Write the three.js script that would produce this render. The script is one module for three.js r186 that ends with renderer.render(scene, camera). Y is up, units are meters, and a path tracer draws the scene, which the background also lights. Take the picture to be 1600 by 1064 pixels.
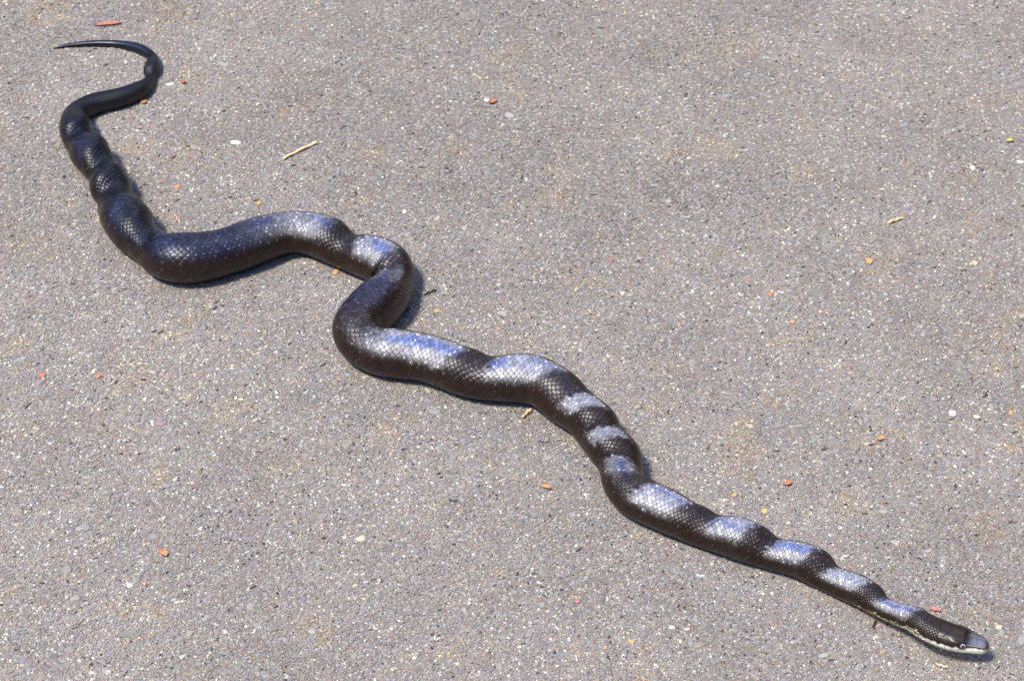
import * as THREE from 'three';
import { mergeGeometries, mergeVertices } from 'three/addons/utils/BufferGeometryUtils.js';

// ---------- camera, sky, sun, exposure ----------
const scene = new THREE.Scene();
const D2R = Math.PI / 180;
const camera = new THREE.PerspectiveCamera(16.2, 1024 / 680, 0.05, 400);
camera.position.set(0, 2 * Math.sin(41 * D2R), 2 * Math.cos(41 * D2R));
camera.lookAt(0, 0, 0);
scene.add(camera);

const renderer = new THREE.WebGLRenderer({ antialias: true });
renderer.toneMapping = THREE.LinearToneMapping;
renderer.toneMappingExposure = 1.48;
renderer.shadowMap.enabled = true;

function mulberry(a) { return () => { a |= 0; a = a + 0x6D2B79F5 | 0; let t = Math.imul(a ^ a >>> 15, 1 | a); t = t + Math.imul(t ^ t >>> 7, 61 | t) ^ t; return ((t ^ t >>> 14) >>> 0) / 4294967296; }; }
const clamp = (x, a = 0, b = 1) => Math.min(b, Math.max(a, x));
const sstep = (a, b, x) => { const t = clamp((x - a) / (b - a)); return t * t * (3 - 2 * t); };
const mix = (a, b, t) => a + (b - a) * t;
const hash = (i, j, k) => { let h = Math.imul(i, 374761393) ^ Math.imul(j, 668265263) ^ Math.imul(k, 2147483647 - 1013); h = Math.imul(h ^ h >>> 13, 1274126177); h ^= h >>> 16; return (h >>> 0) / 4294967296; };
function vnoise(x, y, seed, px = 0, py = 0) {               // value noise, periodic when px / py are given
  const xi = Math.floor(x), yi = Math.floor(y), fx = x - xi, fy = y - yi, w = (i, n) => n ? ((i % n) + n) % n : i;
  const u = fx * fx * (3 - 2 * fx), v = fy * fy * (3 - 2 * fy);
  const a = hash(w(xi, px), w(yi, py), seed), b = hash(w(xi + 1, px), w(yi, py), seed), c = hash(w(xi, px), w(yi + 1, py), seed), d = hash(w(xi + 1, px), w(yi + 1, py), seed);
  return mix(mix(a, b, u), mix(c, d, u), v);
}
function fbm(x, y, seed, oct = 5) { let s = 0, a = 0.5, n = 0; for (let i = 0; i < oct; i++) { s += a * vnoise(x, y, seed + i * 17); n += a; a *= 0.5; x = x * 2.03 + 11.3; y = y * 2.03 - 7.1; } return s / n; }

const SUN = new THREE.Vector3(-0.36, 0.89, 0.28).normalize();
{
  // a summer sky: blue overhead, pale haze near the horizon and a few fair-weather clouds
  const W = 1024, H = 512, data = new Float32Array(W * H * 4), d = new THREE.Vector3();
  for (let j = 0; j < H; j++) for (let i = 0; i < W; i++) {
    const el = (j + 0.5) / H * Math.PI - Math.PI / 2, az = ((i + 0.5) / W - 0.5) * 2 * Math.PI;
    d.set(Math.cos(el) * Math.cos(az), Math.sin(el), Math.cos(el) * Math.sin(az));
    const y = Math.max(d.y, 0), k = Math.exp(-y * 3.6), ca = d.dot(SUN);
    let r = mix(0.15, 0.78, k), g = mix(0.29, 0.92, k), b = mix(0.70, 1.08, k);
    const glow = 0.35 * Math.pow(Math.max(ca, 0), 8) + 0.5 * Math.pow(Math.max(ca, 0), 60);
    r += glow; g += glow * 0.95; b += glow * 0.85;
    if (d.y > 0.005) {
      const s = 1 / (d.y + 0.12), cx = d.x * s, cz = d.z * s;
      const n = fbm(cx * 1.15 + 5.2, cz * 1.15 + 3.7, 41, 6);
      const c = sstep(0.60, 0.74, n) * sstep(0.005, 0.08, d.y), lit = 1.35 - 0.4 * sstep(0.6, 0.85, n) + glow * 0.8;
      r = mix(r, lit, c); g = mix(g, lit, c); b = mix(b, lit * 1.02, c);
    } else { r *= 0.6; g *= 0.6; b *= 0.55; }
    const o = (j * W + i) * 4; data[o] = r; data[o + 1] = g; data[o + 2] = b; data[o + 3] = 1;
  }
  const sky = new THREE.DataTexture(data, W, H, THREE.RGBAFormat, THREE.FloatType);
  sky.mapping = THREE.EquirectangularReflectionMapping; sky.magFilter = sky.minFilter = THREE.LinearFilter; sky.needsUpdate = true;
  scene.background = sky; scene.environment = sky;
}
const sun = new THREE.DirectionalLight(new THREE.Color(1, 0.93, 0.82), 3.3);
sun.position.copy(SUN).multiplyScalar(20);
sun.castShadow = true; sun.shadow.radius = 20; sun.shadow.mapSize.set(4096, 4096);
Object.assign(sun.shadow.camera, { left: -1.2, right: 1.2, top: 1.2, bottom: -1.2, near: 1, far: 60 });
scene.add(sun, sun.target);

// ---------- helpers ----------
const used = {};
function numbered(n) { used[n] = (used[n] ?? -1) + 1; return used[n] ? `${n}_${String(used[n]).padStart(3, '0')}` : n; }
function tag(o, label, category, group) { o.userData.label = label; if (category) o.userData.category = category; if (group) o.userData.group = group; return o; }
function shadowed(o) { o.castShadow = o.receiveShadow = true; return o; }
const srgb = (hex, k = 1) => new THREE.Color(hex).multiplyScalar(k);
function dataTex(w, h, fn, srgbSpace = false) {
  const a = new Uint8Array(w * h * 4);
  for (let j = 0; j < h; j++) for (let i = 0; i < w; i++) { const c = fn(i, j), o = (j * w + i) * 4; for (let k = 0; k < 3; k++) a[o + k] = Math.round(clamp(Array.isArray(c) ? c[k] : c) * 255); a[o + 3] = 255; }
  const t = new THREE.DataTexture(a, w, h); t.wrapS = t.wrapT = THREE.RepeatWrapping; t.magFilter = THREE.LinearFilter; t.minFilter = THREE.LinearMipmapLinearFilter;
  if (srgbSpace) t.colorSpace = THREE.SRGBColorSpace; t.needsUpdate = true; return t;
}

// ---------- the setting: verge, road ----------
const ALB = 0.66;                                             // from the look in full sun to base colour
const verge = new THREE.Mesh(new THREE.PlaneGeometry(600, 600).rotateX(-Math.PI / 2), new THREE.MeshStandardMaterial({ color: new THREE.Color(0.07, 0.085, 0.035), roughness: 1 }));
verge.name = 'ground'; verge.position.y = -0.05; verge.userData.kind = 'structure'; verge.receiveShadow = true; scene.add(verge);

const road = new THREE.Group(); road.name = 'road'; road.userData.kind = 'structure'; road.userData.label = 'worn grey asphalt road with pale and coloured stones in it'; scene.add(road);
const sandTone = (x, y, seed) => fbm(x, y, seed, 3);
{
  const N = 1024, TILE = 0.72;                                // metres covered by one repeat of the fine grain
  const rg = mulberry(77), grain = new Float32Array(N * N), tint = new Float32Array(N * N * 3).fill(1);
  // fine sand and crushed stone in the bitumen: thousands of small round grains, wrapped at the tile border
  const cols = [[1.0, 0.96, 1.0], [0.96, 0.97, 0.96], [1.12, 1.05, 0.95], [1.1, 0.92, 0.92], [1.5, 1.5, 1.5], [0.6, 0.58, 0.6], [1.25, 1.0, 0.75]], wts = [0.42, 0.66, 0.78, 0.84, 0.91, 0.97, 1];
  for (let k = 0; k < 130000; k++) {
    const cx = rg() * N, cy = rg() * N, r = 0.8 + 1.6 * rg() * rg(), h = 0.35 + 0.65 * rg(), q = rg(), ci = cols[wts.findIndex((w) => q <= w)], br = 0.8 + 0.4 * rg();
    for (let y = Math.floor(cy - r); y <= cy + r; y++) for (let x = Math.floor(cx - r); x <= cx + r; x++) {
      const dd = Math.hypot(x - cx, y - cy) / r; if (dd > 1) continue;
      const o = ((y + N) % N) * N + (x + N) % N, hh = h * Math.sqrt(1 - dd * dd);
      if (hh > grain[o]) { grain[o] = hh; for (let c = 0; c < 3; c++) tint[o * 3 + c] = ci[c] * br; }
    }
  }
  const map = dataTex(N, N, (i, j) => { const o = j * N + i, g = 0.32 + 0.22 * grain[o]; return [g * tint[o * 3], g * tint[o * 3 + 1] * 0.975, g * tint[o * 3 + 2] * 0.945].map((v) => Math.pow(v, 1 / 2.2)); }, true);
  const bump = dataTex(N, N, (i, j) => grain[j * N + i]);
  const mat = new THREE.MeshStandardMaterial({ map, bumpMap: bump, bumpScale: 0.0007, roughness: 0.92 });
  mat.color.setRGB(0.80, 0.78, 0.785);
  const nx = 90, nz = 420, g = new THREE.PlaneGeometry(7, 90, nx, nz).rotateX(-Math.PI / 2), p = g.attributes.position, uv = g.attributes.uv;
  for (let i = 0; i < p.count; i++) { uv.setXY(i, p.getX(i) / TILE, p.getZ(i) / TILE); p.setY(i, p.getY(i) + 0.0 * sandTone(p.getX(i), p.getZ(i), 3)); }
  const m = shadowed(new THREE.Mesh(g, mat)); m.name = 'asphalt'; m.position.set(0.4, -0.0006, -12); road.add(m);
}
// stones in the asphalt: rough chips with worn tops
function chip(seed, detail, flat = 0.5, rough = 0.28) {
  const g = mergeVertices(new THREE.IcosahedronGeometry(1, detail).deleteAttribute('uv').deleteAttribute('normal')), p = g.attributes.position, rr = mulberry(seed), cuts = [], v = new THREE.Vector3();
  for (let k = 0; k < 7; k++) cuts.push([new THREE.Vector3(rr() * 2 - 1, rr() * 1.4 - 0.7, rr() * 2 - 1).normalize(), 0.62 + 0.3 * rr()]);
  cuts.push([new THREE.Vector3((rr() - 0.5) * 0.3, 1, (rr() - 0.5) * 0.3).normalize(), 0.55]);
  for (let i = 0; i < p.count; i++) {
    v.fromBufferAttribute(p, i).multiplyScalar(1 - rough / 2 + rough * rr());
    for (const [n, dd] of cuts) { const e = v.dot(n) - dd; if (e > 0) v.addScaledVector(n, -e); }
    p.setXYZ(i, v.x, v.y * flat * 1.6, v.z);
  }
  g.computeVertexNormals(); return g;
}
const VIEW = (x, z) => Math.abs(x) < 0.47 - (z - 0.4) * 0.165 + 0.17;          // where the road lies open to the lens, and a margin
const palette = [['#a79da4', 34], ['#a6a29d', 25], ['#b6ab9c', 17], ['#b39a96', 6], ['#918b8f', 9], ['#f2efe9', 7.5], ['#c9a67c', 2], ['#4f494a', 3], ['#c99a84', 1.3], ['#b07f86', 0.9]].map(([c, w]) => [srgb(c, ALB), w]);
const total = palette.reduce((s, p) => s + p[1], 0);
const DUST = [[-0.203, -0.330, 0.021], [-0.337, -0.496, 0.030], [-0.150, 0.324, 0.022], [-0.457, -0.496, 0.030], [0.395, -0.252, 0.012]];                        // sandy patches ground into the surface
function pick(r, x, z) {
  let q = r() * total, c; for (const [cc, w] of palette) { c = cc; if ((q -= w) < 0) break; }
  const t = 0.52 + 0.50 * fbm(x * 14, z * 14, 5, 4) + 0.30 * fbm(x * 2.2 + 3, z * 2.2 + 0.4, 15, 2) + 0.22 * vnoise(x * 90, z * 90, 6), br = 0.79 + 0.42 * r();
  let dust = 0; for (const [dx, dz, dr] of DUST) dust = Math.max(dust, 1 - Math.hypot(x - dx, (z - dz) * 0.8) / dr + 1.5 * (fbm(x * 60, z * 60, 44, 3) - 0.55));
  const warm = dust > 0.15 && r() < 0.8 ? 1.5 * Math.min(1, dust * 2) : r() < 0.75 ? 1.3 * sstep(0.66, 0.74, fbm(x * 22 + 9, z * 26, 23, 4)) : 0;
  return new THREE.Color(c.r * br * t * (1 + 0.12 * warm), c.g * br * t * (0.995 + 0.05 * warm), c.b * br * t * (0.88 - 0.08 * warm));
}
const stoneMat = new THREE.MeshStandardMaterial({ color: 0xffffff, roughness: 0.72 });
{
  const fine = [chip(11, 0, 0.55), chip(12, 0, 0.5), chip(13, 1, 0.55)], M = new THREE.Matrix4(), Q = new THREE.Quaternion(), P = new THREE.Vector3(), S = new THREE.Vector3(), E = new THREE.Euler();
  const layer = (n, r0, r1, geos, seed, lift) => geos.forEach((geo, gi) => {
    const rr = mulberry(seed + gi * 101), cnt = Math.floor(n / geos.length), im = new THREE.InstancedMesh(geo, stoneMat, cnt); let k = 0;
    while (k < cnt) {
      const z = -0.70 + 1.22 * rr(), x = (rr() * 2 - 1) * 0.83; if (!VIEW(x, z)) continue;
      const s = (r0 + (r1 - r0) * Math.pow(rr(), 1.8)) * 0.001, e = 0.8 + 0.5 * rr();
      P.set(x, -s * (0.5 - lift * rr()), z); E.set((rr() - 0.5) * 0.7, rr() * 6.283, (rr() - 0.5) * 0.7); Q.setFromEuler(E); S.set(s * e, s * (0.75 + 0.4 * rr()), s / e);
      im.setMatrixAt(k, M.compose(P, Q, S)); im.setColorAt(k, pick(rr, x, z)); k++;
    }
    im.name = 'fine_aggregate'; im.userData.kind = 'stuff'; shadowed(im); road.add(im);
  });
  layer(570000, 0.55, 1.1, fine, 201, 0.25);
  layer(205000, 0.9, 1.9, fine, 401, 0.2);
  // middling stones with worn flat tops, lilac, grey and sand coloured
  {
    const rr = mulberry(818), cnt = 11000, geo = chip(19, 1, 0.4, 0.3), im = new THREE.InstancedMesh(geo, stoneMat, cnt), tones = ['#a39a9f', '#a39e9b', '#aaa49a', '#b4a698', '#a8938f', '#968f90', '#b3aeaa'].map((c) => srgb(c, ALB)); let k = 0;
    while (k < cnt) {
      const z = -0.70 + 1.22 * rr(), x = (rr() * 2 - 1) * 0.83; if (!VIEW(x, z)) continue;
      const s = (1.3 + 1.7 * Math.pow(rr(), 2)) * 0.001; P.set(x, -s * (0.12 + 0.12 * rr()), z); E.set((rr() - 0.5) * 0.16, rr() * 6.283, (rr() - 0.5) * 0.16); Q.setFromEuler(E); S.set(s * (1 + 0.5 * rr()), s * 0.7, s * 0.9);
      im.setMatrixAt(k, M.compose(P, Q, S)); im.setColorAt(k++, tones[Math.floor(rr() * 7)].clone().multiplyScalar(0.9 + 0.22 * rr()));
    }
    im.name = 'worn_aggregate'; im.userData.kind = 'stuff'; shadowed(im); road.add(im);
  }
  // pits and bits of bare bitumen between the stones
  {
    const rr = mulberry(616), cnt = 1700, im = new THREE.InstancedMesh(fine[2], new THREE.MeshStandardMaterial({ color: new THREE.Color(0.06, 0.053, 0.05), roughness: 0.9 }), cnt); let k = 0;
    while (k < cnt) {
      const z = -0.70 + 1.22 * rr(), x = (rr() * 2 - 1) * 0.83; if (!VIEW(x, z)) continue;
      const s = (0.4 + 0.8 * Math.pow(rr(), 3)) * 0.001; P.set(x, -s * 0.1, z); E.set(0, rr() * 1.4 - 0.2, 0); Q.setFromEuler(E); S.set(s * (1.2 + 2.2 * rr()), s, s); im.setMatrixAt(k++, M.compose(P, Q, S));
    }
    im.name = 'bitumen_speck'; im.userData.kind = 'stuff'; shadowed(im); road.add(im);
  }
  // the largest stones, each on its own
  const big = [0, 1, 2, 3, 4, 5, 6, 7].map((k) => { const q = chip(31 + k, 2, 0.42, 0.24); q.computeBoundingBox(); q.translate(0, -q.boundingBox.max.y, 0); return q; }), rr = mulberry(909);
  const mats = ['#98938f', '#a39f9b', '#8f8a8a', '#aaa49a', '#9b9497', '#a59a94', '#858083', '#b3afa6', '#9a9699', '#a08f8c'].map((c) => new THREE.MeshStandardMaterial({ color: srgb(c, ALB * 1.36), roughness: 0.8 }));
  for (let k = 0; k < 290;) {
    const z = -0.56 + 0.96 * rr(), x = (rr() * 2 - 1) * 0.6; if (!VIEW(x, z)) continue;
    const m = shadowed(new THREE.Mesh(big[k % 8], mats[Math.floor(rr() * 10)])); m.name = numbered('stone');
    const s = (2.0 + 2.8 * Math.pow(rr(), 2.2)) * 0.001; m.position.set(x, 0.0004 + 0.0005 * rr(), z); m.rotation.set((rr() - 0.5) * 0.12, rr() * 6.283, (rr() - 0.5) * 0.12); m.scale.set(s * (0.9 + 0.5 * rr()), s * 0.75, s * 0.8);
    road.add(m); k++;
  }
}
// unseen woodland around the road, height and distance set to darken what the glossy snake mirrors
{
  const rr = mulberry(5150), leafGeo = chip(71, 0, 0.55, 0.5), n = 16000, im = new THREE.InstancedMesh(leafGeo, new THREE.MeshStandardMaterial({ color: new THREE.Color(0.055, 0.075, 0.028), roughness: 0.85 }), n);
  const M = new THREE.Matrix4(), Q = new THREE.Quaternion(), E = new THREE.Euler(), trees = [];
  for (let k = 0; k < 18; k++) { trees.push([-11 - 4 * rr(), -34 + 2.9 * k, 6.5 + 2.5 * rr()]); trees.push([9 + 3 * rr(), -34 + 2.9 * k, 12 + 4 * rr()]); }
  for (let k = 0; k < 8; k++) trees.push([-11 + 3.2 * k, 14 + 3 * rr(), 9 + 3 * rr()]);
  for (let k = 0; k < 12; k++) trees.push([-16.5 + 3 * k, -15 - 3 * rr(), 12 + 3 * rr()]);
  for (let k = 0; k < n; k++) {
    const [x, z, h] = trees[k % trees.length], t = 0.08 + 0.92 * rr(), R = (1 - Math.pow(Math.abs(t - 0.45) / 0.6, 2) * 0.8) * 2.6, a = rr() * 6.283, q = Math.sqrt(rr()) * R, s = 0.22 + 0.3 * rr();
    E.set(rr() * 6, rr() * 6, rr() * 6); im.setMatrixAt(k, M.compose(new THREE.Vector3(x + q * Math.cos(a), t * h, z + q * Math.sin(a)), Q.setFromEuler(E), new THREE.Vector3(s * 1.3, s, s)));
  }
  im.name = 'woodland'; im.userData.kind = 'stuff'; tag(im, 'unseen dark green woodland around the road, placed to darken the snake reflections'); scene.add(shadowed(im));
}

// ---------- the snake ----------
// measured along the body from tail tip to snout: x, z, half thickness, in millimetres
const SPINE = [-446.8, -432.6, 0.60, -438.5, -434.4, 1.74, -429.4, -436.2, 2.05, -417.4, -437.6, 2.80, -401.9, -438.3, 3.12, -386.4, -437.3, 3.44,
-374.0, -433.0, 4.14, -363.7, -428.1, 4.92, -355.2, -421.5, 4.93, -349.1, -414.0, 4.82, -345.3, -405.6, 5.38, -345.2, -394.8, 6.95,
-345.8, -384.2, 6.88, -345.2, -377.7, 4.94, -346.1, -366.9, 5.84, -351.3, -353.9, 8.12, -359.4, -343.7, 8.92, -369.9, -338.5, 9.17,
-381.4, -332.8, 9.53, -392.9, -328.6, 9.96, -401.0, -320.3, 10.01, -405.6, -311.1, 10.85, -406.2, -298.9, 12.44, -403.5, -285.5, 14.20,
-400.4, -273.6, 14.20, -398.5, -264.6, 12.25, -392.7, -256.3, 14.58, -385.1, -243.1, 17.28, -377.8, -231.7, 17.07, -372.2, -222.8, 15.34,
-367.0, -215.1, 14.16, -361.7, -198.8, 17.45, -357.3, -187.0, 17.84, -353.5, -176.9, 15.37, -351.4, -164.7, 15.51, -343.5, -150.5, 19.72,
-336.3, -136.0, 20.53, -329.0, -122.4, 19.39, -319.7, -112.3, 16.96, -309.8, -102.0, 17.49, -300.2, -91.3, 19.91, -289.1, -84.5, 21.67,
-275.8, -83.4, 21.87, -260.5, -88.4, 20.97, -244.7, -95.8, 19.82, -229.4, -104.3, 20.46, -215.1, -114.9, 19.74, -201.3, -123.0, 18.56,
-187.2, -124.9, 18.42, -173.2, -122.7, 18.39, -161.5, -114.8, 19.07, -151.5, -106.9, 17.48, -141.5, -99.8, 16.31, -130.0, -93.7, 18.19,
-119.3, -88.0, 19.41, -110.2, -80.6, 19.79, -104.5, -74.1, 18.95, -100.8, -69.0, 17.05, -99.1, -60.3, 16.73, -101.6, -48.3, 18.00,
-106.9, -34.0, 20.26, -113.9, -21.4, 21.44, -121.2, -10.5, 21.18, -126.4, -2.4, 20.38, -128.4, 5.7, 20.30, -127.4, 15.3, 20.16,
-122.8, 23.9, 19.54, -115.4, 30.1, 19.38, -104.4, 36.2, 20.64, -91.7, 38.9, 20.16, -78.1, 39.8, 19.49, -64.9, 44.1, 19.41,
-51.9, 51.5, 19.34, -40.0, 59.8, 19.08, -27.5, 65.1, 18.51, -14.0, 66.4, 18.68, 0.0, 67.1, 19.75, 13.0, 68.0, 20.20,
24.1, 71.1, 19.49, 33.3, 81.0, 19.32, 41.1, 92.7, 18.81, 51.1, 102.1, 18.72, 60.2, 110.4, 17.65, 65.5, 122.2, 17.86,
70.7, 135.9, 17.17, 78.1, 148.2, 17.45, 84.0, 158.8, 17.09, 86.3, 171.9, 16.99, 85.7, 183.5, 16.44, 88.2, 191.5, 15.62,
94.7, 199.8, 16.64, 102.8, 206.0, 17.32, 114.0, 212.7, 17.36, 124.9, 220.4, 16.77, 136.2, 228.0, 14.97, 148.0, 234.4, 14.57,
161.2, 239.8, 16.40, 172.4, 244.9, 17.25, 183.1, 250.9, 15.64, 192.5, 255.6, 13.53, 201.8, 259.5, 13.76, 212.3, 262.3, 14.34,
221.8, 268.0, 14.70, 229.8, 275.2, 13.61, 238.4, 281.9, 11.57, 247.4, 288.4, 11.90, 256.3, 294.4, 12.32, 264.0, 302.5, 10.84,
270.7, 310.9, 9.29, 277.3, 317.8, 8.41, 285.7, 323.8, 9.41, 295.2, 331.2, 9.75, 294.7, 333.3, 10.44, 303.7, 341.8, 11.09,
313.6, 347.3, 10.61, 323.7, 351.1, 9.67, 333.6, 354.0, 8.28, 343.6, 356.1, 6.44];
{
  const n = SPINE.length / 3, ctl = [];
  for (let i = 0; i < n; i++) ctl.push([SPINE[i * 3], SPINE[i * 3 + 1], SPINE[i * 3 + 2]]);
  const sm = ctl.map((c, i) => (i === 0 || i === n - 1) ? c : c.map((v, k) => mix(v, 0.5 * (ctl[i - 1][k] + ctl[i + 1][k]), i > 20 && i < 41 ? 0.15 : i > 8 && i < 16 ? 0.15 : 0.45)));
  for (let i = 0; i < n; i++) sm[i][2] = mix(sm[i][2], ctl[i][2], i > 20 && i < 41 ? 0.65 : 0.35);
  const crv = new THREE.CatmullRomCurve3(sm.map((c) => new THREE.Vector3(c[0], c[2], c[1])), false, 'centripetal');
  // dense table by arc length on the ground
  const T = [], K = 6000; let acc = 0, prev = null;
  for (let k = 0; k <= K; k++) { const p = crv.getPoint(k / K); if (prev) acc += Math.hypot(p.x - prev.x, p.z - prev.z); T.push([acc, p.x, p.z, p.y, k / K * (n - 1)]); prev = p; }
  const LEN = acc; let cur = 0;
  const at = (s) => { while (cur < K - 1 && T[cur + 1][0] < s) cur++; while (cur > 0 && T[cur][0] > s) cur--; const a = T[cur], b = T[cur + 1], t = clamp((s - a[0]) / (b[0] - a[0] || 1)); return a.map((v, i) => mix(v, b[i], t)); };
  const HEAD = 60, s0 = LEN - HEAD;                              // where neck becomes head
  const S = []; for (let s = 0; s < s0 - 4;) { S.push(s); s += 1.0; } for (let s = s0 - 4; s < LEN; s += s > LEN - 3 ? 0.12 : 0.3) S.push(s); S.push(LEN);
  const A = 192, pos = [], col = [], uv = [], idx = [];
  const table = (P) => (h) => { for (let i = 1; i < P.length; i++) if (h <= P[i][0]) { const u = (h - P[i - 1][0]) / (P[i][0] - P[i - 1][0]); return mix(P[i - 1][1], P[i][1], 0.6 * u + 0.4 * u * u * (3 - 2 * u)); } return P[P.length - 1][1]; };
  const hw = table([[0, 8.9], [0.2, 9.9], [0.42, 10.9], [0.56, 10.5], [0.7, 9.0], [0.82, 7.2], [0.92, 5.7], [1, 4.5]]);
  const ht = table([[0, 8.8], [0.3, 8.8], [0.55, 8.5], [0.68, 7.9], [0.76, 6.8], [0.88, 5.3], [1, 4.0]]);
  const hb = table([[0, 8.4], [0.3, 8.0], [0.6, 7.4], [0.8, 6.6], [1, 5.2]]);
  // sharp little folds ("kinks"): the back rises and then drops at each of these places (row, height in mm)
  const KINKS = [[24.5, 1.4], [28.8, 1.7], [32, 1.7], [38, 1.6], [51.2, 1.8], [57.5, 1.6], [66, 1.4], [73.7, 1.8], [80, 1.8], [83.3, 1.6], [86, 1.6], [90, 0.8], [94.6, 2.0], [98.7, 2.0], [103.1, 1.9], [107.4, 1.6], [111.3, 1.2]].map(([row, a]) => { const k = T.findIndex((e) => e[4] >= row); return [T[k][0], a, clamp(T[k][3] * 0.55, 5.5, 11)]; });
  // the folds run slantwise across the body: one way in the rear coil, the other way from the middle to the neck
  const slant = (row) => 0.85 * (1 - sstep(38, 46, row)) - 0.42 * sstep(62, 72, row);
  const fold = (s) => KINKS.reduce((y, [sk, a, w]) => { const d = (s - sk) / w; return Math.abs(d) > 4 ? y : y - a * 1.65 * d * Math.exp(-d * d / 2); }, 0);
  // sun and sky glare painted on the back: [row, strength], between dark brown bars, nearly plain black towards the tail
  const GLARE = [[0, 0.25], [6, 0.3], [9, 0.05], [26, 0.05], [27, 0.3], [28, 0.05], [34.5, 0.05], [35.5, 0.35], [36.5, 0.05], [39, 0.1], [40, 0.4], [41.5, 0.3], [44, 0.3], [46, 0.4], [47.5, 0.6], [49.5, 0.9], [50.6, 0.15], [51, 0], [52.7, 0.05], [53.4, 0.9], [55.5, 1], [56.5, 0.2], [57.5, 0], [59, 0.5], [60.5, 0.5], [62, 0.4], [64, 0.15], [66, .05], [67.5, .4], [68.3, 1], [72.4, 1], [73, .05], [74.6, .05], [75.4, 1], [78.5, 1], [79.2, .05], [80.9, .05], [81.5, .9], [82.4, .9], [82.9, 0], [84.1, 0], [84.6, .9], [85.2, .8], [85.6, 0], [86.9, 0], [87.3, .5], [88.4, .5], [89, .05], [90.5, .05], [91.1, 1], [93.2, 1], [93.7, .05], [95.2, .05], [95.7, 1], [97.4, 1], [97.9, .05], [99.3, .05], [99.8, 1], [102, 1], [102.4, .05], [103.7, .05], [104.2, 1], [106.3, 1], [106.7, .05], [107.9, .05], [108.5, 1], [110.5, .9], [111.3, .05], [118, 0]];
  const glareAt = (row) => { for (let i = 1; i < GLARE.length; i++) if (row <= GLARE[i][0]) return mix(GLARE[i - 1][1], GLARE[i][1], (row - GLARE[i - 1][0]) / (GLARE[i][0] - GLARE[i - 1][0])); return 0; };
  const rowsArr = []; let U = 0, lastS = 0;
  for (let i = 0; i < S.length; i++) {
    const s = S[i], q = at(s), qa = at(Math.max(0, s - 2.5)), qb = at(Math.min(LEN, s + 2.5)); let tx = qb[1] - qa[1], tz = qb[2] - qa[2]; const tl = Math.hypot(tx, tz) || 1; tx /= tl; tz /= tl;
    const row = q[4], r0 = Math.max(q[3], 0.4) * (1 - 0.06 * sstep(86, 98, row)), h = (s - s0) / HEAD, hd = sstep(-0.03, 0.22, h);
    const lift = 12 * sstep(104, 114, row), rate = (qb[4] - qa[4]) / 5;
    const tip = h > 0.9 ? Math.sqrt(Math.max(0, 1 - Math.pow((h - 0.9) / 0.1, 2.6))) : 1;
    const aw = mix(r0 * 1.03, hw(clamp(h)), hd) * tip, yt = mix(r0 * 0.98, ht(clamp(h)), hd) * (0.25 + 0.75 * tip) * (tip > 0 ? 1 : 0.9), yb = mix(r0 * 0.92, hb(clamp(h)), hd) * (0.25 + 0.75 * tip);
    const cy = mix(r0 * 0.92, hb(clamp(h)) , hd) + lift;
    U += (s - lastS) / (8 * 0.2356 * Math.max(r0, 2.2)); lastS = s;
    rowsArr.push({ x: q[1], z: q[2], tx, tz, aw, yt, yb, cy, h, hd, row, r0, s, U, tip, rate });
  }

  const lerp3 = (a, b, t) => [mix(a[0], b[0], t), mix(a[1], b[1], t), mix(a[2], b[2], t)];
  const line = (d, w) => Math.exp(-(d * d) / (w * w));
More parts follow.
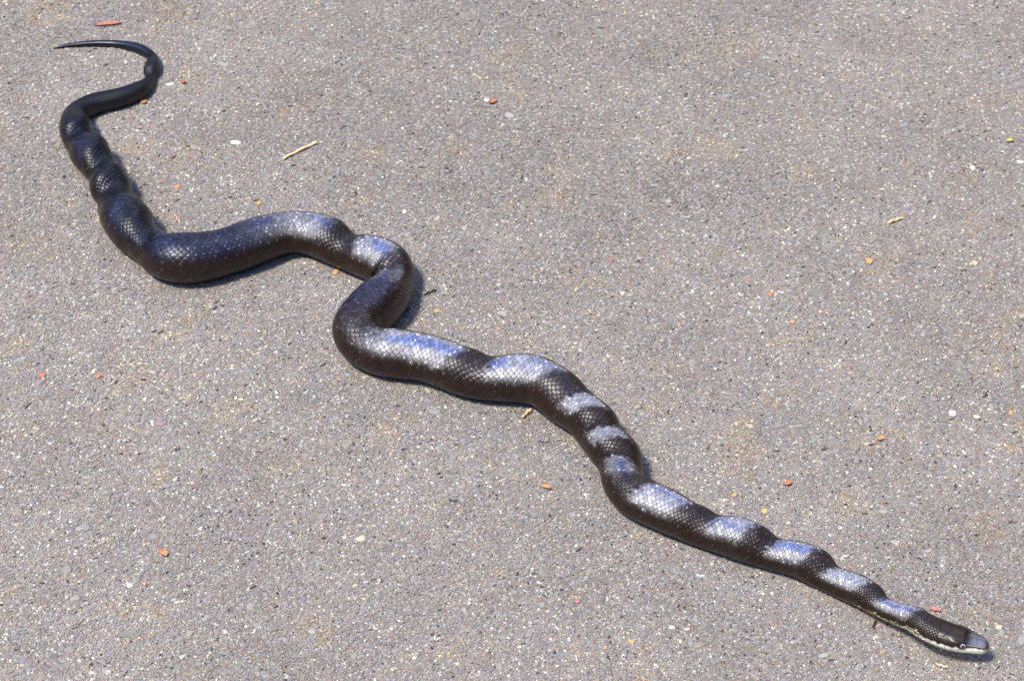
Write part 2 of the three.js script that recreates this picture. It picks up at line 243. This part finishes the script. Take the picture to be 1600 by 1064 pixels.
  for (const R of rowsArr) {
    const sx = -R.tz, sz = R.tx;                                // the snake's right
    for (let j = 0; j <= A; j++) {
      const a = (j / A) * 2 * Math.PI - Math.PI, ph = Math.abs(a) / D2R;   // 0 on the back, 180 on the belly
      const e = mix(2.15, ph < 90 ? mix(2.2, 2.9, sstep(0.5, 0.8, R.h)) : 2.3, R.hd);
      const ca = Math.cos(a), sa = Math.sin(a);
      let x = Math.sign(sa) * Math.pow(Math.abs(sa), 2 / e) * R.aw, y = Math.sign(ca) * Math.pow(Math.abs(ca), 2 / e) * (ca > 0 ? R.yt : R.yb);
      const lat = clamp(x, -R.r0, R.r0), sh = slant(R.row) * lat, fo = fold(R.s - sh) * (1 - R.hd) / R.r0;
      if (ca > -0.3) { y += y > 0 ? fo * y : 0; x += 0.55 * fo * x * sstep(-0.3, 0.2, ca); }
      const rowS = R.row - sh * R.rate;
      let groove = 0, dx = 0, dy = 0;
      if (R.h > 0.2 && R.tip > 0.2) {
        const h = R.h, m = ph, on = line;
        // brow and snout ridge, hollow in front of the eye, lip line, jaw muscle
        const ridge = line(ph - 54, 10) * sstep(0.52, 0.62, h) * (1 - sstep(0.9, 0.97, h));
        const hollow = line(ph - 76, 12) * sstep(0.71, 0.76, h) * (1 - sstep(0.84, 0.94, h));
        const lip = line(ph - 106, 2.6) * sstep(0.3, 0.4, h) * (1 - sstep(0.96, 1, h));
        const bulge = line(ph - 90, 18) * sstep(0.25, 0.42, h) * (1 - sstep(0.52, 0.66, h));
        const out = 0.8 * ridge - 1.0 * hollow - 0.4 * lip + 0.5 * bulge;
        dx = out * Math.sign(sa) * Math.abs(sa); dy = out * ca * 0.7;
        if (ph < 62) {                                            // shields on top of the head
          const fw = 22 - 7 * sstep(0.52, 0.7, h); let gl = 0;
          if (h > 0.41 && h < 0.51) gl = Math.max(gl, on(m, 2.4), on(m - 47, 2.4));
          if (h > 0.715 && h < 0.96) gl = Math.max(gl, on(m, 2.4));
          if (h > 0.51 && h < 0.71) gl = Math.max(gl, on(m - fw, 2.2));
          gl = Math.max(gl, on((h - 0.51 - 0.03 * (1 - m / 21)) * 60, 0.5) * (m < 48 ? 1 : 0), on((h - 0.712) * 60, 0.5), on((h - 0.845) * 60, 0.5), on((h - 0.95) * 60, 0.4));
          gl = Math.max(gl, on((h - 0.412) * 60, 0.5));
          groove = gl * sstep(0.40, 0.42, h);
        } else if (ph < 106 && ph > 76 && h > 0.4 && h < 0.97) groove = 0.8 * line(((h * 100 - 40) % 7.5) - 3.75, 0.6);   // upright joints of the upper lip
        dx -= 0.16 * groove * Math.sign(sa) * Math.abs(sa); dy -= 0.16 * groove * ca;
      }
      x += dx; y += dy;
      let Y = R.cy + y; if (Y < 0.3) Y = 0.3;
      pos.push((R.x + sx * x) / 1000, Y / 1000, (R.z + sz * x) / 1000);
      // skin colour with glare and sky sheen painted in (x4: the scale map holds 0.25 on a plain scale)
      const patch = vnoise(R.s / 17, j / A * 9, 8, 0, 9), fine = vnoise(R.s / 2.1, j / A * 60, 9, 0, 60); const cv = j / A * 36, cj = Math.floor(cv), ci = Math.floor(R.U * 8 - (cj & 1) * 0.5), own = hash(ci, cj, 77) - 0.5,   // each scale takes its own tone
        glareMix = clamp(glareAt(rowS + 0.4 * own) + 0.16 * own * (glareAt(rowS) > 0.06 ? 1 : 0.2)) * (1 - (a < 0 ? sstep(14, 42, ph + 14 * own) : sstep(44, 84, ph + 20 * own))),
        back = lerp3(lerp3([0.005, 0.0055, 0.010], [0.016, 0.0072, 0.0042], sstep(40, 60, R.row)), lerp3(lerp3([0.36, 0.355, 0.375], [0.15, 0.19, 0.41], (0.25 + 0.75 * sstep(0.35, 0.65, patch)) * (1 - sstep(8, 34, Math.abs(a / D2R - 4) + 20 * (patch - 0.5)))), [0.042, 0.052, 0.125], Math.max(1 - sstep(44, 47.5, R.row), sstep(58.5, 60.5, R.row) * (1 - sstep(63, 66, R.row)))), glareMix), flank = [0.021, 0.0098, 0.0062], belly = [0.024, 0.013, 0.009];  // silver glare and blue sky reflection are mixed into the back colour
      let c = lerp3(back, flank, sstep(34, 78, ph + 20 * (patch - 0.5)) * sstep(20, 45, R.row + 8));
      c = lerp3(c, belly, sstep(128, 150, ph));
      c = c.map((v) => v * (0.75 + 0.5 * fine));
      if (R.row > 98) {                                          // cream throat coming up the sides of the neck
        const lim = mix(140, 92, sstep(101, 113, R.row)) + 24 * (fine - 0.5) + 26 * own + 14 * (patch - 0.5);
        const cream = lerp3([0.50, 0.42, 0.16], [0.72, 0.64, 0.46], sstep(106, 113, R.row));
        c = lerp3(c, cream, sstep(lim - 4, lim + 7, ph) * sstep(98, 103, R.row));
      }
      if (R.hd > 0.02) {
        const h = R.h, top = lerp3(lerp3([0.030, 0.017, 0.011], [0.014, 0.009, 0.007], patch), [0.20, 0.21, 0.265], 0.95 * sstep(0.71, 0.84, h + 0.05 * (fine - 0.5)) * (1 - sstep(0.93, 0.98, h)) * (0.35 + 0.65 * sstep(-60, 25, a / D2R))), side = [0.055, 0.026, 0.014], white = [0.92, 0.87, 0.74];  // top of the snout carries a painted blue-grey sky sheen
        let hc = lerp3(top, side, sstep(58, 78, ph) * sstep(0.3, 0.6, h) * (0.55 + 0.45 * sstep(0.7, 0.76, h)));
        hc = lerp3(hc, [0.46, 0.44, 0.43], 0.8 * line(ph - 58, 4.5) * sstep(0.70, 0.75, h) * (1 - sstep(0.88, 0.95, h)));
        hc = lerp3(hc, [0.10, 0.07, 0.05], 0.7 * line(ph - 60, 5) * sstep(0.42, 0.5, h) * (1 - sstep(0.62, 0.68, h)) * (0.4 + 0.6 * fine));
        const eyeBar = line(ph - 78, 9) * (1 - sstep(0.64, 0.69, h)) * sstep(0.3, 0.5, h); hc = lerp3(hc, [0.012, 0.009, 0.008], 0.8 * eyeBar);
        const lim = 81 - 1 * Math.sin(h * 100 / 7.5 * 2 * Math.PI) + 9 * (1 - sstep(0.25, 0.5, h)) + 5 * (fine - 0.5) - 4 * sstep(0.85, 0.95, h);
        hc = lerp3(hc, white, sstep(lim - 4, lim + 5, ph + 5 * own));
        hc = lerp3(hc, [0.60, 0.36, 0.13], 0.6 * sstep(0.9, 0.98, h) * sstep(75, 100, ph));
        hc = lerp3(hc, [0.10, 0.05, 0.025], sstep(0.955, 0.99, h) * (1 - sstep(84, 96, ph)));
        const nost = Math.exp(-(Math.pow((h - 0.925) * 60, 2) + Math.pow((ph - 72) * 0.12, 2)) / 0.5); hc = lerp3(hc, [0.004, 0.003, 0.003], nost);
        hc = hc.map((v) => v * (1 - (h > 0.72 ? 0.3 : 0.55) * groove));
        const orbit = sstep(4.0, 3.0, Math.hypot((h - 0.69) * 60, (ph - 70) * 0.17)); hc = lerp3(hc, [0.012, 0.008, 0.006], orbit);
        const lipd = line(ph - 106, 1.6) * sstep(0.36, 0.42, h); hc = hc.map((v) => v * (1 - 0.4 * lipd));
        c = lerp3(c, hc, sstep(0.16, 0.3, R.h));
      }
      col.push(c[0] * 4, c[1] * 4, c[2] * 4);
      if (R.h > 0.4 || R.row < 10) uv.push(0.0625, 0.0625); else uv.push(R.U, (j / A) * 4.5);
    }
  }
  const B = A + 1, nr = rowsArr.length;
  for (let i = 0; i < nr - 1; i++) for (let j = 0; j < A; j++) { const a = i * B + j, b = a + 1, c = a + B, d = c + 1; idx.push(a, b, c, b, d, c); }
  for (const [i, f] of [[0, 0], [nr - 1, 1]]) {                   // close both ends
    const R = rowsArr[i], o = pos.length / 3; pos.push(R.x / 1000, R.cy / 1000, R.z / 1000); const k = (i * B + 48) * 3; col.push(col[k], col[k + 1], col[k + 2]); uv.push(0.0625, 0.0625);
    for (let j = 0; j < A; j++) f ? idx.push(o, i * B + j, i * B + j + 1) : idx.push(o, i * B + j + 1, i * B + j);
  }
  const g = new THREE.BufferGeometry();
  g.setAttribute('position', new THREE.Float32BufferAttribute(pos, 3)); g.setAttribute('color', new THREE.Float32BufferAttribute(col, 3)); g.setAttribute('uv', new THREE.Float32BufferAttribute(uv, 2)); g.setIndex(idx);
  g.computeVertexNormals();
  { const N = g.attributes.normal; for (let i = 0; i < nr; i++) { const a = i * B, b = a + A, v = new THREE.Vector3().fromBufferAttribute(N, a).add(new THREE.Vector3().fromBufferAttribute(N, b)).normalize(); N.setXYZ(a, v.x, v.y, v.z); N.setXYZ(b, v.x, v.y, v.z); } }
  // scales: rows of overlapping lens-shaped shields, free edge towards the tail, faint keel; one tile is 8 x 8 scales
  const TS = 1024, hmap = new Float32Array(TS * TS), cmap = new Float32Array(TS * TS), rough = new Float32Array(TS * TS);
  for (let j = 0; j < TS; j++) for (let i = 0; i < TS; i++) {
    const u = i / TS * 8, v = j / TS * 8; let best = 0, cb = 0.015, ro = 0.2;
    for (let rj = Math.floor(v) - 1; rj <= Math.floor(v) + 2; rj++) {
      const off = (rj & 1) ? 0.5 : 0;
      for (let ri = Math.floor(u - off) - 1; ri <= Math.floor(u - off) + 2; ri++) {
        const x = u - (ri + off) - 0.5, y = v - rj - 0.5; if (Math.abs(x) > 0.66 || Math.abs(y) > 1.02) continue;
        const wi = ((ri % 8) + 8) % 8, wj = ((rj % 8) + 8) % 8, rnd = hash(wi, wj, 55), plain = wi === 0 && wj === 0;
        const d = Math.pow(Math.abs(x) / 0.585, 1.5) + Math.pow(Math.abs(y) / 0.91, 1.5); if (d > 1) continue;
        const hgt = (0.55 * (1 - Math.pow(d, 4)) + 0.12 * (1 - d) + 0.30 * (0.5 - x / 1.2) + 0.06 * Math.exp(-Math.pow(y / 0.09, 2)) * (1 - d)) * (plain ? 1 : 0.9 + 0.2 * rnd);
        if (hgt > best) { const glint = !plain && hash(wi, wj, 91) > 0.78 && x < -0.16 && x > -0.44 && Math.abs(y + 0.1) < 0.3; best = hgt; const edge = sstep(0.55, 0.86, d); ro = plain ? 0.33 : mix(0.36, 0.2, edge); cb = plain ? 0.25 : mix(0.25 * (0.75 + 0.5 * rnd), 0.05, edge); if (glint) { cb = 1; ro = 0.2; } }  // sun glints painted as bright spots near some scale tips
      }
    }
    hmap[j * TS + i] = best; cmap[j * TS + i] = cb; rough[j * TS + i] = ro;
  }
  const bump = dataTex(TS, TS, (i, j) => hmap[j * TS + i]), map = dataTex(TS, TS, (i, j) => cmap[j * TS + i]);
  const rmap = dataTex(TS, TS, (i, j) => rough[j * TS + i]);
  const skin = new THREE.MeshPhysicalMaterial({ vertexColors: true, map, bumpMap: bump, bumpScale: 0.0007, roughness: 1, roughnessMap: rmap, ior: 1.5, specularIntensity: 0.85 });
  const snake = new THREE.Group(); snake.name = 'snake'; tag(snake, 'long glossy black snake with a kinked body and cream chin lying across the asphalt', 'snake');
  const mid = rowsArr[Math.floor(nr * 0.55)]; snake.position.set(mid.x / 1000, 0, mid.z / 1000);
  g.translate(-mid.x / 1000, 0, -mid.z / 1000);
  const body = shadowed(new THREE.Mesh(g, skin)); body.name = 'body'; snake.add(body);
  // eyes
  const hi = rowsArr.findIndex((R) => R.h > 0.69), R = rowsArr[hi];
  const eyeMat = new THREE.MeshPhysicalMaterial({ vertexColors: true, roughness: 0.08, ior: 1.5, clearcoat: 1, clearcoatRoughness: 0.03 });
  for (const sd of [1, -1]) {
    const eg = new THREE.SphereGeometry(2.6, 32, 24).rotateZ(-Math.PI / 2), P = eg.attributes.position, C = [];
    for (let i = 0; i < P.count; i++) { const rr = Math.acos(clamp(P.getX(i) / 2.6, -1, 1)) / D2R, c = rr < 27 ? [0.02, 0.018, 0.025] : rr < 54 ? [0.34, 0.30, 0.36] : [0.03, 0.02, 0.015]; C.push(...c); }
    eg.setAttribute('color', new THREE.Float32BufferAttribute(C, 3)); eg.scale(0.001, 0.001, 0.001);
    const eye = shadowed(new THREE.Mesh(eg, eyeMat)), off = R.aw - 1.9; eye.name = numbered('eye');
    eye.position.set((R.x - R.tz * sd * off) / 1000 - snake.position.x, (R.cy + 3.2) / 1000, (R.z + R.tx * sd * off) / 1000 - snake.position.z);
    const nrm = new THREE.Vector3(-R.tz * sd, 0.28, R.tx * sd).addScaledVector(new THREE.Vector3(R.tx, 0, R.tz), 0.2).normalize();
    eye.quaternion.setFromUnitVectors(new THREE.Vector3(1, 0, 0), nrm); snake.add(eye);
  }
  scene.add(snake);
}

// ---------- loose things on the road ----------
// kind, x, z, length, width (mm), turn, colour, thickness, label, category
const LOOSE = [
  ['straw', -195.4, -264.6, 37.0, 2.4, 0.71, '#fbe3a0', 1.00, 'longest pale yellow straw stalk, lying between the tail loop and the open asphalt', 'straw'],
  ['leaf', -398.6, -474.0, 27.4, 5.2, 0.16, '#d8602c', 0.50, 'long thin orange red leaf strip above the snake tail tip', 'leaf scrap'],
  ['pebble', -256.0, -278.5, 10.4, 7.0, -0.17, '#f4f0ea', 0.50, 'flat elongated white chip to the left of the yellow straw stalk', 'pebble'],
  ['pebble', -95.8, -174.7, 4.4, 6.5, -0.00, '#f6f4f2', 0.80, 'small round white pebble above the sharp bend in the middle of the snake', 'pebble'],
  ['pebble', 420.6, -239.2, 6.6, 6.8, -0.59, '#f4f2ee', 0.70, 'white pebble near the upper right edge below the small yellow chip', 'pebble'],
  ['leaf', 460.3, -280.5, 6.5, 4.6, 0.33, '#eccb5c', 0.60, 'small yellow chip at the right edge just above white pebbles', 'leaf scrap'],
  ['pebble', 465.2, -247.9, 7.2, 6.2, -0.30, '#f5efe2', 0.60, 'cream white chip cut by the right edge of the picture', 'pebble'],
  ['pebble', -326.4, -372.0, 8.5, 5.0, 0.25, '#f4f1ee', 0.50, 'thin white chip just right of the tail kink', 'pebble'],
  ['leaf', -313.8, -374.1, 4.8, 4.2, -0.00, '#df6a3a', 0.60, 'tiny orange scrap touching the thin white chip by the tail kink', 'leaf scrap'],
  ['leaf', -347.9, -341.6, 7.6, 4.9, 1.14, '#efa544', 0.60, 'small orange yellow scrap under the tail beside its lower edge', 'leaf scrap'],
  ['pebble', -23.6, -345.7, 5.7, 7.3, -0.00, '#f7f0ee', 0.80, 'white pebble that touches an orange red scrap at the upper middle of the road', 'pebble'],
  ['leaf', -18.1, -342.6, 9.4, 4.7, 0.56, '#e2653a', 0.60, 'orange red scrap that touches a white pebble at the upper middle of the road', 'leaf scrap'],
  ['pebble', -386.7, 44.1, 5.4, 5.6, 0.54, '#e5762e', 0.80, 'orange pebble nearest the left edge, below the snake bend', 'pebble'],
  ['pebble', -345.2, 39.4, 3.7, 5.0, -0.00, '#f3ecc2', 0.70, 'pale cream pebble that touches a small orange one near the left edge', 'pebble'],
  ['pebble', -340.8, 44.9, 4.6, 4.7, -0.47, '#e77d3c', 0.70, 'small orange pebble that touches a pale cream one near the left edge', 'pebble'],
  ['leaf', -263.9, 247.0, 6.4, 6.4, 0.25, '#f0a33f', 0.60, 'bright orange leaf scrap alone on the lower left asphalt', 'leaf scrap'],
  ['pebble', -286.2, 279.4, 5.5, 5.2, 1.28, '#eceff3', 0.70, 'bluish white pebble below the orange leaf scrap on the lower left', 'pebble'],
  ['pebble', -115.3, 230.8, 8.0, 6.9, 0.19, '#f7e8c4', 0.60, 'largest cream stone, at the lower middle of the road', 'pebble'],
  ['pebble', -152.7, -89.4, 6.5, 7.5, -0.00, '#f0ad45', 0.90, 'shiny amber pebble under the loop, close below the snake body', 'pebble'],
  ['straw', 11.9, 91.3, 10.2, 2.1, 0.92, '#f4c878', 1.00, 'short golden straw piece close below the middle of the snake', 'straw'],
  ['leaf', 26.5, 175.9, 7.9, 3.8, -0.29, '#ef9346', 0.70, 'orange curled scrap left of the bend behind the neck', 'leaf scrap'],
  ['leaf', 216.2, 171.6, 8.1, 4.8, 0.46, '#f08436', 0.80, 'bright orange leaf scrap on the open asphalt right of the snake neck', 'leaf scrap'],
  ['pebble', 195.3, 201.2, 5.0, 4.9, -0.00, '#f3cd66', 0.80, 'yellow pebble just above the front part of the snake', 'pebble'],
  ['straw', 340.5, -160.9, 15.4, 2.3, 0.46, '#f2cf8c', 1.00, 'short bent cream straw piece on the right half of the road', 'straw'],
  ['pebble', 311.4, -104.3, 6.5, 7.6, -0.00, '#eeb452', 0.80, 'amber yellow pebble below the short cream straw piece', 'pebble'],
  ['pebble', 402.4, -102.5, 5.2, 6.2, -0.00, '#f6c9a0', 0.80, 'peach coloured pebble near the right edge', 'pebble'],
  ['pebble', 221.1, -60.9, 5.3, 5.1, 0.50, '#ea6f38', 0.80, 'orange red pebble right of the open middle of the road', 'pebble'],
  ['pebble', 237.0, -23.9, 4.4, 5.1, 0.26, '#f2a046', 0.80, 'small amber pebble below and right of an orange red one', 'pebble'],
  ['pebble', -64.0, -38.1, 5.0, 5.7, 0.52, '#eca940', 0.80, 'amber pebble right of the sharp bend in the middle of the snake', 'pebble'],
  ['pebble', 173.3, 183.7, 4.3, 5.0, -0.00, '#eebb5a', 0.80, 'dull yellow pebble left of the bright yellow one above the neck', 'pebble'],
  ['pebble', 117.5, 321.7, 5.5, 3.9, -0.28, '#f8f1e8', 0.70, 'brightest white angular chip below the snake neck', 'pebble'],
  ['pebble', 128.7, 323.0, 4.8, 3.4, -0.00, '#f5d9b6', 0.60, 'pale peach chip right of the brightest white chip', 'pebble'],
  ['leaf', 313.5, 304.6, 8.0, 4.1, -0.19, '#e57364', 0.40, 'coral red flake half hidden behind the snake head', 'leaf scrap'],
  ['straw', 310.8, 359.5, 7.7, 1.2, -0.40, '#fbe6c0', 1.00, 'tiny curved cream fibre in front of the snake head', 'straw'],
  ['pebble', 358.3, 321.1, 6.7, 4.5, 0.52, '#f3e2b0', 0.70, 'pale yellow stone right of the snake snout', 'pebble'],
  ['pebble', 49.0, 295.6, 4.8, 3.6, 1.15, '#dc6d70', 0.80, 'rosy red pebble on the lower middle asphalt', 'pebble'],
  ['pebble', 87.9, 335.5, 4.5, 4.1, 0.64, '#f0ae54', 0.80, 'amber pebble below and left of the brightest white chip', 'pebble'],
  ['pebble', 68.1, 341.1, 2.9, 3.9, -0.00, '#f3a552', 0.80, 'smallest amber pebble at the bottom, left of another amber one', 'pebble'],
  ['pebble', 356.7, 89.8, 7.3, 7.9, 0.46, '#e2dfd4', 0.50, 'pale grey white stone at the right, largest of its cluster', 'pebble'],
  ['pebble', 375.1, 94.4, 5.4, 4.7, 0.13, '#f1ebd6', 0.70, 'small cream chip between the pale stone and the amber pebble at the right', 'pebble'],
  ['pebble', 403.3, 89.1, 4.0, 6.0, -0.00, '#e8a849', 0.90, 'round amber pebble near the right edge beside a cream chip', 'pebble'],
  ['leaf', 294.7, 120.7, 7.4, 4.4, 0.42, '#f2a863', 0.60, 'peach orange flake on the right asphalt, middle height', 'leaf scrap'],
  ['pebble', -302.7, -211.3, 5.0, 6.0, -0.00, '#eaa063', 0.80, 'orange pebble right of the coiled part of the tail end', 'pebble'],
  ['pebble', -297.2, -164.6, 3.5, 5.1, -0.00, '#f0a877', 0.90, 'smallest peach pebble right above the first wide curve of the snake', 'pebble'],
  ['pebble', -226.8, -186.8, 4.5, 6.6, -0.00, '#edb04f', 0.80, 'amber pebble just above the hump of the snake', 'pebble'],
  ['pebble', 86.3, -106.9, 3.9, 5.5, -0.00, '#c9555a', 0.80, 'dark red pebble on the open asphalt above the middle', 'pebble'],
  ['pebble', 53.6, 44.9, 3.3, 4.3, -0.00, '#f3b184', 0.80, 'small peach pebble right above the snake back', 'pebble'],
  ['pebble', 94.7, -60.9, 4.3, 4.7, -0.00, '#f2ead6', 0.80, 'small cream pebble below a dark red one on the open asphalt', 'pebble'],
  ['twig', -70.1, -61.8, 10.7, 1.2, 0.57, '#3a2f2a', 1.00, 'thin dark twig right of the sharp bend in the snake', 'twig'],
  ['twig', 266.9, 318.6, 6.3, 1.4, 1.10, '#5a4238', 1.00, 'small dark brown twig at the underside of the neck', 'twig'],
  ['pebble', 343.4, 73.0, 7.2, 5.5, -0.40, '#978a92', 0.70, 'dull purplish stone left above the pale grey white stone', 'pebble']
];
LOOSE.forEach(([kind, x, z, len, wid, turn, hex, hf, label, cat], k) => {
  const rr = mulberry(7000 + k * 13), c = srgb(hex, kind === 'twig' ? 0.5 : kind === 'straw' ? 0.95 : 0.7).lerp(new THREE.Color(0.62, 0.55, 0.46), kind === 'twig' ? 0 : 0.22);
  let g, mat, y = 0;
  if (kind === 'pebble') {
    g = chip(500 + k, 2, 0.5, 0.22); g.computeBoundingBox(); const b = g.boundingBox, sx = len / (b.max.x - b.min.x), sz = Math.max(wid, len * 0.5) / (b.max.z - b.min.z), sy = Math.min(sx, sz) * 0.9;
    g.scale(sx / 1000, sy * hf / 1000, sz / 1000); g.computeVertexNormals(); y = (0.0003 + (b.max.y - b.min.y) * sy * hf * 0.00022);
    mat = new THREE.MeshPhysicalMaterial({ color: c, roughness: 0.5 });
  } else if (kind === 'leaf') {
    // a curled, torn scrap with thickness
    const nx = 14, nz = 6, top = [], L = len / 2000, Wd = Math.max(wid, 1.8) / 2000, th = 0.0004, P = [], I = [];
    for (const sgn of [1, -1]) for (let i = 0; i <= nx; i++) for (let j = 0; j <= nz; j++) {
      const u = i / nx * 2 - 1, v = j / nz * 2 - 1, w = Math.pow(Math.max(0, 1 - Math.pow(Math.abs(u), 2.6)), 0.6) * (0.45 + 0.9 * vnoise(i * 1.1, sgn * 0 + (v > 0 ? 7 : 3), k + 60)) * Wd;
      P.push(u * L + 0.15 * v * Wd, 0.0010 + 0.0016 * hf * (v * v + 0.4 * Math.sin(u * 2.4 + k)) + 0.0004 * vnoise(i, j, k) + sgn * th / 2, v * w + 0.12 * Wd * Math.sin(u * 3 + k));
    }
    const row = nz + 1, off = (nx + 1) * row, q = (a, b, cc, d) => I.push(a, b, cc, b, d, cc);
    for (let i = 0; i < nx; i++) { for (let j = 0; j < nz; j++) { const a = i * row + j; q(a, a + 1, a + row, a + row + 1); q(off + a + 1, off + a, off + a + row + 1, off + a + row); } const a = i * row, b = a + nz; q(off + a, a, off + a + row, a + row); q(b, off + b, b + row, off + b + row); }
    for (const i of [0, nx]) for (let j = 0; j < nz; j++) { const a = i * row + j; i ? q(a, a + 1, off + a, off + a + 1) : q(a + 1, a, off + a + 1, off + a); }
    g = new THREE.BufferGeometry(); g.setAttribute('position', new THREE.Float32BufferAttribute(P, 3)); g.setIndex(I); g = g.toNonIndexed(); g.computeVertexNormals();
    mat = new THREE.MeshPhysicalMaterial({ color: c, roughness: 0.6, side: THREE.DoubleSide });
  } else {
    const L = len / 1000, r = Math.max(wid, 1.5) / 2000, b = kind === 'straw' ? 0.10 : 0.06, pts = [];
    for (let i = 0; i <= 8; i++) { const u = i / 8 - 0.5; pts.push(new THREE.Vector3(u * L, r + 0.0006 + 0.0006 * Math.sin(i * 1.7 + k), (b * (u * u - 0.1) + 0.02 * (rr() - 0.5)) * L)); }
    g = new THREE.TubeGeometry(new THREE.CatmullRomCurve3(pts), 40, r, 10, false); const P = g.attributes.position;
    const caps = [0, 1].map((e) => { const s = new THREE.SphereGeometry(r, 10, 6); s.translate(pts[e * 8].x, pts[e * 8].y, pts[e * 8].z); return s; });
    g = mergeGeometries([g, ...caps]);
    mat = new THREE.MeshPhysicalMaterial({ color: c, roughness: 0.45 });
  }
  const m = shadowed(new THREE.Mesh(g, mat)); m.name = numbered({ pebble: 'pebble', leaf: 'leaf_scrap', straw: 'straw', twig: 'twig' }[kind]);
  m.position.set(x / 1000, y, z / 1000); m.rotation.y = turn; tag(m, label, cat, { pebble: 'loose pebbles on the asphalt', leaf: 'leaf scraps on the asphalt', straw: 'bits of straw on the asphalt', twig: 'dark twigs on the asphalt' }[kind]);
  scene.add(m);
});

renderer.render(scene, camera);
